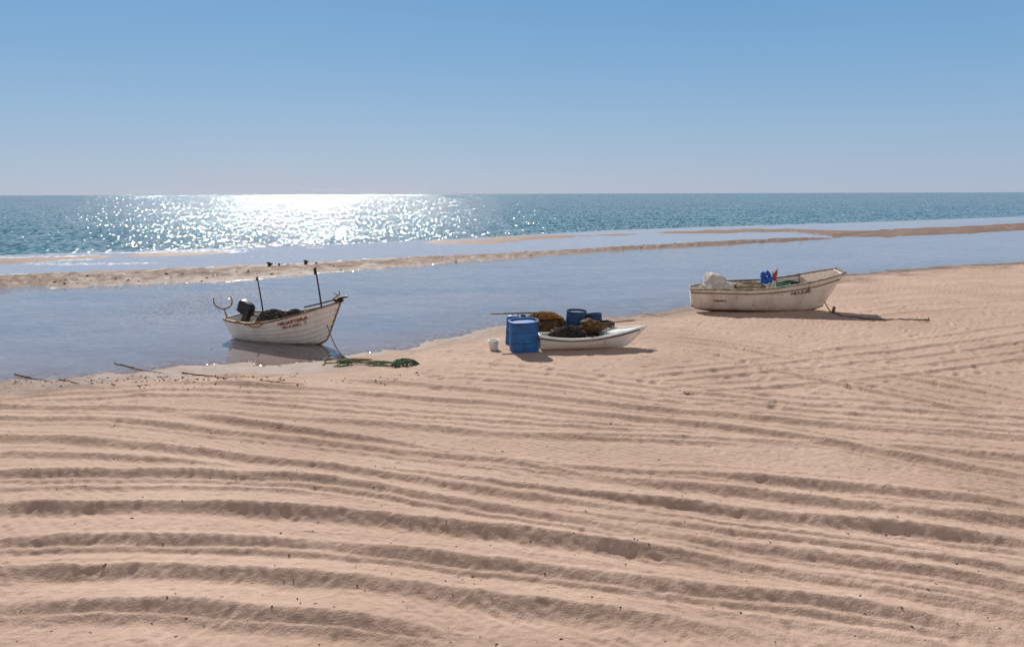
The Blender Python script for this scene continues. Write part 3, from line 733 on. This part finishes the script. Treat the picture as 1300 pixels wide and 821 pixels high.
bm = bmesh.new(); sell(bm, (0,0,0), (.62,.46,.22), .85, 26, .35, 16); tangle(bm, (.63,.47,.24), 50, .013, 14, 31)
world_part('net_heap', bm, 'ropey', 'pale net piled low in the middle of the cream boat', 'net', MC @ Matrix.Translation((1.98,.05,.78)))
bm = bmesh.new(); sell(bm, (0,0,0), (.42,.4,.22), .85, 26, .3, 17); tangle(bm, (.43,.4,.24), 30, .013, 14, 32)
world_part('net_heap', bm, 'netdark', 'dark net piled under the foredeck of the cream boat', 'net', MC @ Matrix.Translation((3.4,.1,.84)))
bm = bmesh.new(); tube(bm, [(.8,.55,.98),(2.4,.6,1.05),(3.8,.5,1.24)], .02, 8); sell(bm, (.6,.55,.97), (.26,.07,.02), .7, 12)
world_part('oar', bm, 'wood', 'wooden oar lying along the far side of the cream boat', 'oar', MC)
bm = bmesh.new(); g = G(1057,398); box(bm, (0,0,.12), (.08,.06,.36)); box(bm,(0,0,.31),(.065,.045,.03))
world_part('wooden_stake', bm, 'wood', 'short wooden stake driven into sand under the bow of the cream boat', 'stake', at(g,-.08,(4,6,15)))
bm = bmesh.new(); pts = [MC @ hC.pos(.99,.12,-1,.02)]
tgt = [G(1072,402),G(1105,405),G(1128,405.5),(G(1150,406)),G(1178,407)]
e0 = tgt[0]
for i in range(1,8):
    k = i/8; p = pts[0].lerp(e0,k); p.z -= .2*math.sin(k*PI); p.z = max(p.z, hz(p.x,p.y)+.02); pts.append(p)
for i in range(len(tgt)-1):
    for k in range(8):
        p = tgt[i].lerp(tgt[i+1],k/8); p.y += .05*math.sin((i*8+k)*.7); p.z = hz(p.x,p.y)+.02; pts.append(p)
pts.append(tgt[-1]+Vector((0,0,.02)))
tube(bm, pts, .018, 6); world_part('mooring_rope', bm, 'galv', 'dark mooring rope running right across the sand from the cream boat', 'rope')
g = G(1180,407)
bm = bmesh.new()
tube(bm, [(0,0,.03),(.45,0,.06)], .018, 6); tube(bm, [(.34,-.18,.10),(.44,-.07,.06),(.46,0,.05),(.44,.07,.06),(.34,.18,.10)], [.01,.02,.024,.02,.01], 6); tube(bm, [(.05,0,-.08),(.05,0,.12)], .012, 6)
world_part('anchor', bm, 'galv', 'rusty anchor lying on the sand at the end of the right mooring rope', 'anchor', at(g,0,(0,0,-160)))
# ------------------------------------------------------------------ sandbar stumps, driftwood, debris
for px,py,s_,lab in ((342,338,.8,'tallest dark stump on the sandbar above the clinker boat, first from the left'),(388,334.5,.7,'second tallest dark stump on the sandbar, beside the front pole of the clinker boat'),(354,337.5,.42,'tiny dark stump on the sandbar just right of the tallest one'),(401,334,.36,'tiny dark stump at the right end of the row on the sandbar')):
    g = G(px,py); bm = bmesh.new(); lathe(bm, [(.15,-.1),(.14,.1),(.12,.24),(.14,.30),(.0,.31)], seg=9); box(bm,(.05,0,.22),(.42,.1,.09),Euler((0,.25,.2)).to_matrix())
    for v in bm.verts: v.co *= s_; v.co.x += .03*math.sin(v.co.z*20)
    world_part('wooden_stump', bm, 'weed', lab, 'stump', at(g))
sticks = [((18,477),(62,484),'pale driftwood branch on the shore at far left'),((76,482),(100,487),'short driftwood stick beside the pale branch at far left'),((145,465),(205,473),'long thin driftwood stick left of the clinker boat'),((232,473),(285,480),'dark driftwood stick at the wet sand edge left of the clinker boat'),((818,398),(842,403),'bent driftwood piece at the water edge right of the dinghy'),((868,499),(882,501),'lone dark twig on the open sand right of centre'),((330,482),(385,489),'dark stick lying below the clinker boat on damp sand')]
for i,(a,b_,lab) in enumerate(sticks):
    rd = random.Random(i); A0 = G(*a); B0 = G(*b_); n = 12; pts = []
    for k in range(n):
        p = A0.lerp(B0,k/(n-1)); p.y += rd.uniform(-.04,.04); p.z = max(hz(p.x,p.y),0)+.006+rd.uniform(0,.012); pts.append(p)
    bm = bmesh.new(); r = .016 if i < 4 else .012
    tube(bm, pts, [r*(1-.6*k/(n-1)) for k in range(n)], 7)
    m_ = pts[4]; tube(bm, [m_, m_+Vector((.08,-.05,.02)), m_+Vector((.13,-.07,.01))], [r*.5,r*.4,r*.2], 5)
    world_part('driftwood_stick', bm, 'wood' if i not in (3,6) else 'weed', lab, 'driftwood')
bm = bmesh.new(); rd = random.Random(99)
def chip(x, y, s_):
    z = hz(x,y)
    if z < .01: return
    a = rd.random()*PI
    mx = at((x,y,z+s_*.15),0,(rd.uniform(-20,20),rd.uniform(-20,20),math.degrees(a))) @ Matrix.Diagonal((s_*rd.uniform(.8,2.0), s_*rd.uniform(.4,.9), s_*rd.uniform(.3,.6),1))
    bmesh.ops.create_icosphere(bm, subdivisions=1, radius=.5, matrix=mx)
for _ in range(480):
    px = rd.uniform(0,1300); py = 400+ (821-400)*rd.random()**1.2
    if py < 480 and px < 560: continue
    p = P(px,py,.3)
    if near(np.array([p.x]))[0]-p.y < 1: continue
    chip(p.x, p.y, rd.uniform(.010,.030))
for _ in range(260):
    px = rd.gauss(230,150); py = 482+rd.gauss(0,5)+(px-300)*.02; p = P(px,py,.15); chip(p.x,p.y,rd.uniform(.02,.06))
for _ in range(110):
    px = rd.uniform(0,1000); p = P(px, np.interp(px,[0,350,700,1000],[360,345,320,304])+rd.gauss(0,2.5),.15); chip(p.x,p.y,rd.uniform(.05,.16))
tag(world_part('seaweed_debris', bm, 'weed', 'dark seaweed scraps and shells scattered over the sand', 'seaweed'), kind='stuff')
